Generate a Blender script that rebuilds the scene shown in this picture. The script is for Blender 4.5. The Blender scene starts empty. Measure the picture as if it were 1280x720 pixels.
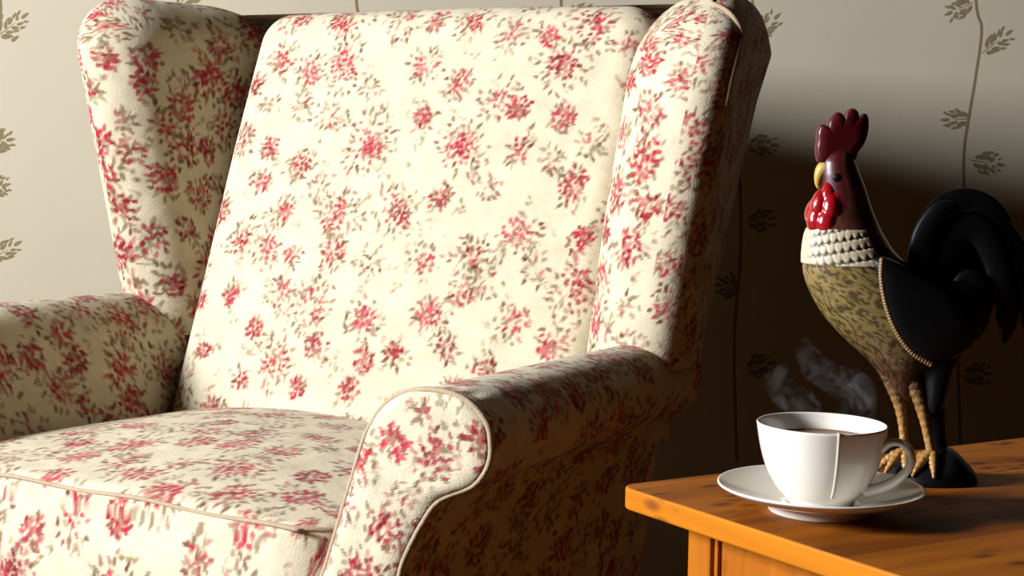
import bpy, bmesh, math, random
import numpy as np
from mathutils import Vector, Matrix, geometry
PI = math.pi
R = math.radians
scn = bpy.context.scene
col = scn.collection
rng = np.random.default_rng(11)
random.seed(4)

# ------------------------------------------------------------------ helpers
def tag(o, label=None, cat=None, group=None, kind=None):
    for k, v in (('label', label), ('category', cat), ('group', group), ('kind', kind)):
        if v:
            o[k] = v
    return o

def empty(name, loc, rz=0.0):
    o = bpy.data.objects.new(name, None)
    o.empty_display_size = .05
    o.location = loc
    o.rotation_euler = (0, 0, rz)
    col.objects.link(o)
    return o

def link(name, me, mat, parent=None, smooth=True):
    mats = mat if isinstance(mat, (list, tuple)) else [mat]
    for m in mats:
        me.materials.append(m)
    if smooth and len(me.polygons):
        me.polygons.foreach_set('use_smooth', np.ones(len(me.polygons), bool))
    o = bpy.data.objects.new(name, me)
    col.objects.link(o)
    if parent:
        o.parent = parent
    return o

def grid_mesh(P, cu=False, cv=False, color=None, flip=False):
    """P: (ni,nj,3) array -> mesh; cu/cv close the grid along i/j."""
    ni, nj = P.shape[:2]
    idx = np.arange(ni * nj).reshape(ni, nj)
    ii = np.arange(ni if cu else ni - 1)
    jj = np.arange(nj if cv else nj - 1)
    I, J = np.meshgrid(ii, jj, indexing='ij')
    I2, J2 = (I + 1) % ni, (J + 1) % nj
    q = np.stack([idx[I, J], idx[I2, J], idx[I2, J2], idx[I, J2]], -1).reshape(-1, 4)
    if flip:
        q = q[:, ::-1]
    me = bpy.data.meshes.new('surface')
    me.vertices.add(ni * nj)
    me.vertices.foreach_set('co', P.reshape(-1).astype(np.float32))
    me.loops.add(q.size)
    me.loops.foreach_set('vertex_index', np.ascontiguousarray(q).reshape(-1).astype(np.int32))
    me.polygons.add(len(q))
    me.polygons.foreach_set('loop_start', np.arange(0, q.size, 4, dtype=np.int32))
    me.update(calc_edges=True)
    if color is not None:
        at = me.color_attributes.new('dye', 'FLOAT_COLOR', 'POINT')
        c4 = np.ones((ni * nj, 4), np.float32)
        c4[:, :3] = color.reshape(-1, 3)
        at.data.foreach_set('color', c4.reshape(-1))
    return me

def catmull(pts, n, closed=False):
    pts = np.array(pts, float)
    m = len(pts)
    if closed:
        ext = np.vstack([pts[-1:], pts, pts[:2]])
        segs = m
    else:
        ext = np.vstack([2 * pts[0] - pts[1], pts, 2 * pts[-1] - pts[-2]])
        segs = m - 1
    out = []
    t = np.linspace(0, 1, 24, endpoint=False)[:, None]
    for k in range(segs):
        p0, p1, p2, p3 = ext[k:k + 4]
        out.append(.5 * ((2 * p1) + (p2 - p0) * t + (2 * p0 - 5 * p1 + 4 * p2 - p3) * t ** 2
                         + (3 * p1 - p0 - 3 * p2 + p3) * t ** 3))
    out = np.vstack(out + [ext[1:2] if closed else ext[-2:-1]])
    s = np.r_[0, np.cumsum(np.linalg.norm(np.diff(out, axis=0), axis=1))]
    q = np.linspace(0, s[-1], n + 1)[:-1] if closed else np.linspace(0, s[-1], n)
    return np.stack([np.interp(q, s, out[:, k]) for k in range(out.shape[1])], 1), s[-1]

def tube_pts(path, rad, nseg=10, closed=False, flat=None, up=None):
    path = np.array(path, float)
    n = len(path)
    if closed:
        T = np.roll(path, -1, 0) - np.roll(path, 1, 0)
    else:
        T = np.gradient(path, axis=0)
    T /= np.linalg.norm(T, axis=1)[:, None] + 1e-12
    N = np.zeros_like(T)
    u = np.array(up if up is not None else (0.13, 0.31, 0.94))
    prev = u - T[0] * (u @ T[0])
    if np.linalg.norm(prev) < 1e-3:
        prev = np.array((1., 0, 0)) - T[0] * T[0][0]
    for k in range(n):
        v = (u if up is not None else prev)
        v = v - T[k] * (v @ T[k])
        v /= np.linalg.norm(v) + 1e-12
        N[k] = v
        prev = v
    B = np.cross(T, N)
    r = np.broadcast_to(np.array(rad, float), (n,)) if np.ndim(rad) < 2 else None
    f = 1.0 if flat is None else flat
    a = np.arange(nseg) / nseg * 2 * PI
    P = path[:, None] + (np.cos(a)[None, :, None] * N[:, None] * f + np.sin(a)[None, :, None] * B[:, None]) * r[:, None, None]
    return P

def tube_mesh(path, rad, nseg=10, closed=False, flat=None, up=None, caps=True):
    P = tube_pts(path, rad, nseg, closed, flat, up)
    if caps and not closed:
        P = np.concatenate([np.repeat(P[:1].mean(1, keepdims=True), nseg, 1), P,
                            np.repeat(P[-1:].mean(1, keepdims=True), nseg, 1)], 0)
    return grid_mesh(P, cu=closed, cv=True, flip=True)

def lathe(profile, n=96, cx=0, cy=0):
    pr = np.array(profile, float)
    a = np.arange(n) / n * 2 * PI
    P = np.zeros((len(pr), n, 3))
    P[..., 0] = cx + pr[:, :1] * np.cos(a)
    P[..., 1] = cy + pr[:, :1] * np.sin(a)
    P[..., 2] = pr[:, 1:2]
    return grid_mesh(P, cv=True)

def bm_mesh(bm):
    me = bpy.data.meshes.new('surface')
    bm.normal_update()
    bm.to_mesh(me)
    bm.free()
    return me

def box_mesh(x0, x1, y0, y1, z0, z1, bevel=.004, seg=2):
    bm = bmesh.new()
    bmesh.ops.create_cube(bm, size=1)
    for v in bm.verts:
        v.co = Vector(((x0 + x1) / 2 + v.co.x * (x1 - x0), (y0 + y1) / 2 + v.co.y * (y1 - y0), (z0 + z1) / 2 + v.co.z * (z1 - z0)))
    if bevel:
        bmesh.ops.bevel(bm, geom=bm.edges[:], offset=bevel, segments=seg, profile=.5, affect='EDGES')
    return bm_mesh(bm)

# ------------------------------------------------------------------ materials
TONE = .62      # every reflectance below is quoted relative to white card; real paints and cloth are darker
def tone(c):
    return tuple(v * TONE for v in c)

def new_mat(name):
    m = bpy.data.materials.new(name)
    m.use_nodes = True
    nt = m.node_tree
    b = nt.nodes['Principled BSDF']
    return m, nt, b

def node(nt, kind, **kw):
    n = nt.nodes.new(kind)
    for k, v in kw.items():
        if k in n.inputs.keys():
            n.inputs[k].default_value = v
        else:
            setattr(n, k, v)
    return n

def plain(name, colr, rough=.5, spec=.5, coat=0.0, bump=0.0, bscale=200, var=0.0, vscale=20, metallic=0, sss=0):
    m, nt, b = new_mat(name)
    colr = tone(colr)
    b.inputs['Base Color'].default_value = (*colr, 1)
    b.inputs['Roughness'].default_value = rough
    b.inputs['Specular IOR Level'].default_value = spec
    b.inputs['Coat Weight'].default_value = coat
    b.inputs['Metallic'].default_value = metallic
    tc = node(nt, 'ShaderNodeTexCoord')
    if var:
        n = node(nt, 'ShaderNodeTexNoise', Scale=vscale, Detail=4.0)
        nt.links.new(tc.outputs['Object'], n.inputs['Vector'])
        mx = node(nt, 'ShaderNodeMixRGB')
        mx.inputs[1].default_value = (*[c * (1 - var) for c in colr], 1)
        mx.inputs[2].default_value = (*[min(1, c * (1 + var)) for c in colr], 1)
        nt.links.new(n.outputs['Fac'], mx.inputs[0])
        nt.links.new(mx.outputs[0], b.inputs['Base Color'])
    if bump:
        n2 = node(nt, 'ShaderNodeTexNoise', Scale=bscale, Detail=3.0)
        nt.links.new(tc.outputs['Object'], n2.inputs['Vector'])
        bp = node(nt, 'ShaderNodeBump', Strength=bump, Distance=.002)
        nt.links.new(n2.outputs['Fac'], bp.inputs['Height'])
        nt.links.new(bp.outputs[0], b.inputs['Normal'])
    return m

def fabric_mat():
    m, nt, b = new_mat('floral_linen')
    at = node(nt, 'ShaderNodeAttribute', attribute_name='dye')
    tc = node(nt, 'ShaderNodeTexCoord')
    n = node(nt, 'ShaderNodeTexNoise', Scale=26.0, Detail=5.0)
    nt.links.new(tc.outputs['Object'], n.inputs['Vector'])
    rp = node(nt, 'ShaderNodeMapRange')
    rp.inputs['From Min'].default_value = .3
    rp.inputs['From Max'].default_value = .7
    rp.inputs['To Min'].default_value = .86
    rp.inputs['To Max'].default_value = 1.05
    nt.links.new(n.outputs['Fac'], rp.inputs['Value'])
    w = node(nt, 'ShaderNodeTexNoise', Scale=420.0, Detail=2.0)
    nt.links.new(tc.outputs['Object'], w.inputs['Vector'])
    rp2 = node(nt, 'ShaderNodeMapRange')
    rp2.inputs['From Min'].default_value = .25
    rp2.inputs['From Max'].default_value = .75
    rp2.inputs['To Min'].default_value = .88
    rp2.inputs['To Max'].default_value = 1.08
    nt.links.new(w.outputs['Fac'], rp2.inputs['Value'])
    mu = node(nt, 'ShaderNodeMath', operation='MULTIPLY')
    nt.links.new(rp.outputs[0], mu.inputs[0])
    nt.links.new(rp2.outputs[0], mu.inputs[1])
    sc = node(nt, 'ShaderNodeVectorMath', operation='SCALE')
    nt.links.new(at.outputs['Color'], sc.inputs[0])
    nt.links.new(mu.outputs[0], sc.inputs['Scale'])
    nt.links.new(sc.outputs[0], b.inputs['Base Color'])
    b.inputs['Roughness'].default_value = .9
    b.inputs['Specular IOR Level'].default_value = .12
    b.inputs['Sheen Weight'].default_value = .06
    n3 = node(nt, 'ShaderNodeTexNoise', Scale=16.0, Detail=2.0)
    nt.links.new(tc.outputs['Object'], n3.inputs['Vector'])
    ad = node(nt, 'ShaderNodeMath', operation='MULTIPLY_ADD')
    ad.inputs[1].default_value = 8.0
    nt.links.new(n3.outputs['Fac'], ad.inputs[0])
    nt.links.new(w.outputs['Fac'], ad.inputs[2])
    bp = node(nt, 'ShaderNodeBump', Strength=.35, Distance=.0016)
    nt.links.new(ad.outputs[0], bp.inputs['Height'])
    nt.links.new(bp.outputs[0], b.inputs['Normal'])
    return m

def wood_mat(name, c_lo, c_hi, c_knot, axis=0, grain=1.0, rough=.45, vein=.55):
    m, nt, b = new_mat(name)
    c_lo, c_hi, c_knot = tone(c_lo), tone(c_hi), tone(c_knot)
    tc = node(nt, 'ShaderNodeTexCoord')
    mp = node(nt, 'ShaderNodeMapping')
    s = [26.0 * grain] * 3
    s[axis] = 2.2
    mp.inputs['Scale'].default_value = s
    nt.links.new(tc.outputs['Object'], mp.inputs['Vector'])
    n = node(nt, 'ShaderNodeTexNoise', Scale=1.0, Detail=7.0, Roughness=.62, Distortion=.6)
    nt.links.new(mp.outputs[0], n.inputs['Vector'])
    cr = node(nt, 'ShaderNodeValToRGB')
    cr.color_ramp.elements[0].position = .36
    cr.color_ramp.elements[0].color = (*c_lo, 1)
    cr.color_ramp.elements[1].position = .66
    cr.color_ramp.elements[1].color = (*c_hi, 1)
    nt.links.new(n.outputs['Fac'], cr.inputs['Fac'])
    # dark knots and short dark flecks
    mp2 = node(nt, 'ShaderNodeMapping')
    s2 = [62.0] * 3
    s2[axis] = 26.0
    mp2.inputs['Scale'].default_value = s2
    nt.links.new(tc.outputs['Object'], mp2.inputs['Vector'])
    vo = node(nt, 'ShaderNodeTexVoronoi', Scale=1.0)
    nt.links.new(mp2.outputs[0], vo.inputs['Vector'])
    big = node(nt, 'ShaderNodeTexNoise', Scale=9.0, Detail=1.0)
    nt.links.new(tc.outputs['Object'], big.inputs['Vector'])
    mr = node(nt, 'ShaderNodeMapRange')
    mr.inputs['From Min'].default_value = .40
    mr.inputs['From Max'].default_value = .15
    nt.links.new(vo.outputs['Distance'], mr.inputs['Value'])
    mr2 = node(nt, 'ShaderNodeMapRange')
    mr2.inputs['From Min'].default_value = .47
    mr2.inputs['From Max'].default_value = .58
    nt.links.new(big.outputs['Fac'], mr2.inputs['Value'])
    mm = node(nt, 'ShaderNodeMath', operation='MULTIPLY')
    nt.links.new(mr.outputs[0], mm.inputs[0])
    nt.links.new(mr2.outputs[0], mm.inputs[1])
    m3 = node(nt, 'ShaderNodeMath', operation='MULTIPLY')
    m3.inputs[1].default_value = vein
    nt.links.new(mm.outputs[0], m3.inputs[0])
    mx = node(nt, 'ShaderNodeMixRGB')
    mx.inputs[2].default_value = (*c_knot, 1)
    nt.links.new(m3.outputs[0], mx.inputs[0])
    nt.links.new(cr.outputs[0], mx.inputs[1])
    nt.links.new(mx.outputs[0], b.inputs['Base Color'])
    b.inputs['Roughness'].default_value = rough
    b.inputs['Specular IOR Level'].default_value = .14
    bp = node(nt, 'ShaderNodeBump', Strength=.15, Distance=.001)
    nt.links.new(n.outputs['Fac'], bp.inputs['Height'])
    nt.links.new(bp.outputs[0], b.inputs['Normal'])
    return m

M_fab = fabric_mat()
M_pipe = plain('piping_cord', (.56, .43, .27), .8, .2, bump=.4, bscale=300, var=.2, vscale=60)
M_legwood = plain('dark_leg_wood', (.05, .022, .01), .4, .4, var=.3)
M_top = wood_mat('aged_pine_top', (.22, .055, .003), (.50, .15, .006), (.05, .010, .001), axis=0, rough=.6, vein=.85)
M_side = wood_mat('golden_pine', (.44, .12, .003), (.60, .19, .006), (.16, .04, .005), axis=2, rough=.5, vein=.4)
M_edge = wood_mat('pine_edge', (.56, .165, .002), (.68, .225, .003), (.2, .06, .008), axis=1, rough=.5, vein=.8)
M_china = plain('white_glazed_china', (1.14, 1.08, .93), .16, .5, coat=.4)
M_tea = plain('milky_tea', (.20, .085, .03), .12, .5)
M_string = plain('cotton_string', (.82, .76, .62), .8, .2)
M_bag = plain('tea_bag_paper', (.45, .3, .15), .9, .1, var=.2)
M_wall = plain('cream_wallpaper', (.69, .615, .445), .9, .1, var=.05, vscale=3, bump=.08, bscale=120)
M_leaf = plain('printed_leaf_ink', (.29, .235, .12), .9, .1, var=.35, vscale=120)
M_stem = plain('printed_stem_ink', (.29, .225, .12), .9, .1, var=.25, vscale=60)
M_paint = plain('white_paint', (.7, .68, .62), .6, .3, var=.05)
M_floor = wood_mat('dark_floorboards', (.05, .022, .008), (.10, .045, .016), (.02, .01, .004), axis=0, rough=.5)

# ------------------------------------------------------------------ printed floral cloth
CREAM = np.array((.88, .785, .535))
REDS = np.array([(.46, .012, .035), (.54, .03, .06), (.42, .015, .035), (.52, .07, .09), (.32, .015, .025)])
PINK = np.array([(.60, .22, .17), (.55, .17, .14), (.62, .30, .22)])
BROWN = np.array([(.20, .055, .03), (.25, .09, .05), (.16, .06, .03), (.30, .11, .07)])
OLIVE = np.array([(.28, .22, .09), (.22, .17, .07), (.36, .29, .14), (.17, .13, .05), (.42, .35, .20)])

def pick(a):
    c = a[rng.integers(len(a))]
    return c * (0.85 + .3 * rng.random())

def dye(u0, v0, U, V, clusters, scatter=220, size=1.0):
    """Prints flower sprigs on a surface whose cloth coordinates (metres) are U,V."""
    ni, nj = U.shape
    C = np.tile(CREAM, (ni, nj, 1)).astype(np.float64)
    def window(u, v, r):
        i0, i1 = np.searchsorted(u0, (u - r, u + r))
        j0, j1 = np.searchsorted(v0, (v - r, v + r))
        return slice(i0, i1), slice(j0, j1)
    def wash(u, v, r, c, a):
        si, sj = window(u, v, 2.2 * r)
        if si.stop <= si.start or sj.stop <= sj.start:
            return
        d = ((U[si, sj] - u) ** 2 + (V[si, sj] - v) ** 2) / (r * r)
        k = (a * np.exp(-d * 1.6))[..., None]
        C[si, sj] = C[si, sj] * (1 - k) + c * k
    def mark(u, v, ang, l, w, c, a=1.0, core=None):
        l, w = l * size, w * size
        si, sj = window(u, v, l + .003)
        if si.stop <= si.start or sj.stop <= sj.start:
            return
        du, dv = U[si, sj] - u, V[si, sj] - v
        p = (du * math.cos(ang) + dv * math.sin(ang)) / l
        q = (-du * math.sin(ang) + dv * math.cos(ang)) / w
        q = q * (1 + .45 * p)                           # one blunt end, one pointed
        d = np.sqrt(p * p + q * q)
        k = np.clip((1.22 - d) / .5, 0, 1)
        k = (k * k * (3 - 2 * k) * a)[..., None]
        C[si, sj] = C[si, sj] * (1 - k) + c * k
    n = int(scatter * (u0[-1] - u0[0]) * (v0[-1] - v0[0]))
    for _ in range(n):
        u = rng.uniform(u0[0], u0[-1])
        v = rng.uniform(v0[0], v0[-1])
        a0 = rng.uniform(0, 2 * PI)
        for _k in range(rng.integers(2, 6)):
            a = a0 + rng.normal(0, .7)
            d = rng.uniform(.003, .015)
            mark(u + d * math.cos(a), v + d * math.sin(a), a, rng.uniform(.0028, .0055), rng.uniform(.0014, .0025),
                 pick(OLIVE) if rng.random() < .68 else pick(PINK), rng.uniform(.3, .75))
    for cu, cv, rad, red in clusters:
        wash(cu, cv, rad * .8, np.array((.78, .50, .36)), .10 + .22 * red)
        ax = rng.uniform(0, PI)
        el = rng.uniform(.75, 1.25)
        def place(r, a):
            x, y = r * math.cos(a) * el, r * math.sin(a) / el
            return cu + x * math.cos(ax) - y * math.sin(ax), cv + x * math.sin(ax) + y * math.cos(ax)
        nm = int(12 + 62 * (rad / .04) ** 1.6)
        put = []
        for _ in range(nm):                             # leaves and buds fanning out
            r = rad * math.sqrt(rng.uniform(.06, 1.25))
            a = rng.uniform(0, 2 * PI)
            u, v = place(r, a)
            if any((u - p[0]) ** 2 + (v - p[1]) ** 2 < (.0066 * size) ** 2 for p in put):
                continue
            put.append((u, v))
            ang = math.atan2(v - cv, u - cu) + rng.normal(0, .55)
            x = rng.random()
            if r < rad * .62 and x < .30 + .45 * red:
                c = pick(REDS) if rng.random() < .62 else pick(PINK)
            elif x < .50:
                c = pick(BROWN)
            elif x < .88:
                c = pick(OLIVE)
            else:
                c = pick(PINK)
            mark(u, v, ang, rng.uniform(.0036, .0070), rng.uniform(.0018, .0031), c, rng.uniform(.6, 1))
        nf = 0 if red < .25 else 1 + int(rng.random() < red) + int(rad > .036)
        for _ in range(nf):                             # open blossoms
            r = rad * rng.uniform(0, .55)
            a = rng.uniform(0, 2 * PI)
            u, v = place(r, a)
            base = pick(REDS) * (1 if rng.random() < red else 1.2)
            rb = size * rng.uniform(.010, .018) * (.8 + .4 * red)
            pts = []
            for k in range(40):                         # loose petals that leave cream between them
                rr, t = rb * math.sqrt(rng.random()), rng.uniform(0, 2 * PI)
                x, y = rr * math.cos(t), rr * math.sin(t)
                if all((x - p[0]) ** 2 + (y - p[1]) ** 2 > (.0064 * size) ** 2 for p in pts):
                    pts.append((x, y))
            sl = rng.uniform(0, PI)
            for x, y in pts:
                cc = base * rng.uniform(.7, 1.3) if rng.random() < .75 else pick(PINK)
                mark(u + x, v + y, (math.atan2(y, x) if rng.random() < .5 else sl) + rng.normal(0, .4), rng.uniform(.0034, .0054), rng.uniform(.0021, .0030), cc, rng.uniform(.85, 1))
        for _ in range(2):                              # fine stems
            a = rng.uniform(0, 2 * PI)
            for k in range(7):
                r = rad * (.2 + .14 * k)
                u, v = place(r, a + .07 * k)
                mark(u, v, math.atan2(v - cv, u - cu) + .2, .0042, .0008, pick(OLIVE), .55)
    return C * TONE

def auto_clusters(u0, u1, v0, v1, given=(), gap=.082, seed=1):
    """Extra sprigs spread evenly between the given ones."""
    r = np.random.default_rng(seed)
    pts = [tuple(g) for g in given]
    for _ in range(2600):
        u, v = r.uniform(u0, u1), r.uniform(v0, v1)
        rad = r.choice([.018, .024, .03, .036, .04])
        if all((u - p[0]) ** 2 + (v - p[1]) ** 2 > (gap * .42 + .42 * (rad + p[2])) ** 2 for p in pts):
            pts.append((u, v, rad, float(r.choice([.2, .5, .6, .8, 1.0]))))
    return pts

def axis_samples(lo, hi, step):
    n = max(2, int(round((hi - lo) / step)) + 1)
    return np.linspace(lo, hi, n)

def slab(u_lo, u_hi, v_lo, v_hi, Rc, r, side, wrap, step=.0027):
    """A cloth sheet over a rounded panel: flat face, edges in `wrap` (l r b t) turn over a radius r and run back `side`.
    Returns cloth coordinates, in-plane position (A, B) and depth behind the face."""
    Lm = (Rc - r) + r * PI / 2 + side
    ul = u_lo + Rc - Lm if 'l' in wrap else u_lo
    uh = u_hi - Rc + Lm if 'r' in wrap else u_hi
    vl = v_lo + Rc - Lm if 'b' in wrap else v_lo
    vh = v_hi - Rc + Lm if 't' in wrap else v_hi
    u0, v0 = axis_samples(ul, uh, step), axis_samples(vl, vh, step)
    U, V = np.meshgrid(u0, v0, indexing='ij')
    cu = np.clip(U, u_lo + Rc if 'l' in wrap else u_lo, u_hi - Rc if 'r' in wrap else u_hi)
    cv = np.clip(V, v_lo + Rc if 'b' in wrap else v_lo, v_hi - Rc if 't' in wrap else v_hi)
    du, dv = U - cu, V - cv
    # square grid corners -> round corners: measure overrun so that corner rows keep the same length
    L = np.hypot(du, dv)
    mx = np.maximum(np.abs(du), np.abs(dv))
    nx, ny = du / (L + 1e-9), dv / (L + 1e-9)
    L = np.where((np.abs(du) > 1e-9) & (np.abs(dv) > 1e-9), mx, L)
    flat = Rc - r
    t = np.clip((L - flat) / r, 0, PI / 2)
    out = np.where(L < flat, L, flat + r * np.sin(t))
    dep = r * (1 - np.cos(t)) + np.clip(L - flat - r * PI / 2, 0, None)
    return u0, v0, U, V, cu + nx * out, cv + ny * out, dep, L, (nx, ny)

# ================================================================== CHAIR
chair = empty('wingback_armchair', (-.469, 1.840, 0), R(-31))
tag(chair, 'cream wingback armchair in red floral linen with rolled arms beside the pine table', 'armchair')

# --- inside back
TB = math.atan(.2 / .59)
BACK = [(-0.165,0.608,0.04,0.8),(-0.061,0.609,0.035,0.6),(0.07,0.6,0.03,0.6),(0.143,0.58,0.03,0.5),(0.264,0.597,0.045,0.6),(-0.273,0.546,0.028,0.7),(-0.145,0.532,0.042,0.55),(0.009,0.531,0.032,0.8),(0.073,0.498,0.025,0.7),(0.239,0.531,0.042,0.8),(0.146,0.476,0.035,0.5),(0.181,0.464,0.014,1),(-0.083,0.493,0.02,0.1),(-0.211,0.466,0.022,0.2),(-0.253,0.394,0.02,0.3),(-0.06,0.405,0.048,0.95),(0.102,0.403,0.042,0.9),(0.085,0.33,0.018,1),(-0.182,0.364,0.028,0.8),(-0.254,0.342,0.022,0.7),(-0.081,0.293,0.04,0.8),(0.016,0.304,0.04,0.5),(0.221,0.279,0.032,0.6),(0.151,0.246,0.03,0.6),(0.288,0.35,0.026,1),(0.249,0.389,0.02,0.1),(0.355,0.513,0.032,0.8),(0.326,0.566,0.022,0.5),(0.316,0.212,0.04,0.8),(-0.081,0.238,0.028,0.8),(-0.266,0.253,0.028,0.6),(-0.166,0.172,0.025,0.5),(-0.193,0.11,0.02,0.7),(-0.144,0.073,0.036,0.8),(-0.071,0.097,0.022,0.5),(0.001,0.144,0.032,0.6),(0.113,0.158,0.032,0.5),(-0.006,0.225,0.022,0.1),(0.185,0.214,0.028,0.1),(0.235,0.157,0.028,0.4),(0.15,0.195,0.022,0.4),(-0.291,0.077,0.015,0.9),(-0.203,0.043,0.018,0.4),(0.0,0.04,0.018,1),(-0.09,0.037,0.015,0.3),(0.143,0.116,0.022,0.4),(0.155,0.345,0.02,0.1),(0.074,0.236,0.022,0.5),(-0.263,0.165,0.018,0.5),(0.068,0.098,0.022,0.3),(0.349,0.319,0.025,0.4),(0.305,0.419,0.025,0.2)]
u0, v0, U, V, A, B, D, L, nn = slab(-.352, .356, -.16, .637, .055, .042, .10, 'lrt')
bulge = .028 * np.clip(1 - (A / .36) ** 2, 0, 1) * np.clip(1 - ((B - .25) / .5) ** 2, 0, 1)
bulge += .003 * np.sin(9 * A + 4 * B) * np.cos(7 * B)
Dp = D - bulge
P = np.stack([A, .495 + B * math.sin(TB) + Dp * math.cos(TB), .489 + B * math.cos(TB) - Dp * math.sin(TB)], -1)
cl = auto_clusters(u0[0], u0[-1], v0[0], v0[-1], BACK, seed=3)
backrest = link('backrest', grid_mesh(P, color=dye(u0, v0, U, V, cl, 420)), M_fab, chair)

# --- seat cushion with boxed front
SEAT = [(-.10, .16, .045, .8), (.10, .13, .042, .95), (-.22, .20, .04, .7), (.22, .22, .035, .9), (.02, .27, .035, .6), (.16, .36, .04, .7), (-.12, .36, .04, .6),
        (-.14, -.075, .045, 1), (.03, -.06, .035, .9), (.13, -.09, .04, .9), (-.04, -.12, .03, .7), (.21, -.05, .03, .6), (-.24, -.05, .035, .8)]
u0, v0, U, V, A, B, D, L, (nx, ny) = slab(-.328, .320, .024, .565, .075, .014, .15, 'lrbt')
crown = .040 * np.clip(1 - (A / .345) ** 2, 0, 1) ** .8 * np.clip(np.sin(PI * np.clip((B - .0) / .62, 0, 1)), 0, 1) ** .7
puff = .013 * np.sin(PI * np.clip((D - .014) / .15, 0, 1)) * (D > .014)
P = np.stack([A + nx * puff, B + ny * puff, .470 + crown * (D < .02) - D + .003 * np.sin(14 * A) * np.sin(11 * B)], -1)
cl = auto_clusters(u0[0], u0[-1], v0[0], v0[-1], SEAT, seed=5)
seat = link('seat_cushion', grid_mesh(P, color=dye(u0, v0, U, V, cl, 420, 1.15)), M_fab, chair)
ang = np.linspace(0, 2 * PI, 240, endpoint=False)
ox, oy, rc = .328, .565 - .024, .075
path = []
for (cx, cy, a0) in ((.320 - rc, .565 - rc, 0), (-.328 + rc, .565 - rc, 90), (-.328 + rc, .024 + rc, 180), (.320 - rc, .024 + rc, 270)):
    for k in range(13):
        a = R(a0 + 90 * k / 12)
        path.append((cx + (rc - .003) * math.cos(a), cy + (rc - .003) * math.sin(a), .4715))
pp, _ = catmull(path, 260, closed=True)
pp[:, 2] = .4685 + .004 * np.clip(1 - (pp[:, 0] / .33) ** 2, 0, 1) + .0015 * np.sin(pp[:, 0] * 31)
link('piping', grid_mesh(tube_pts(pp, .0027, 8, True), cu=True, cv=True, flip=True), M_pipe, seat)

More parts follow.
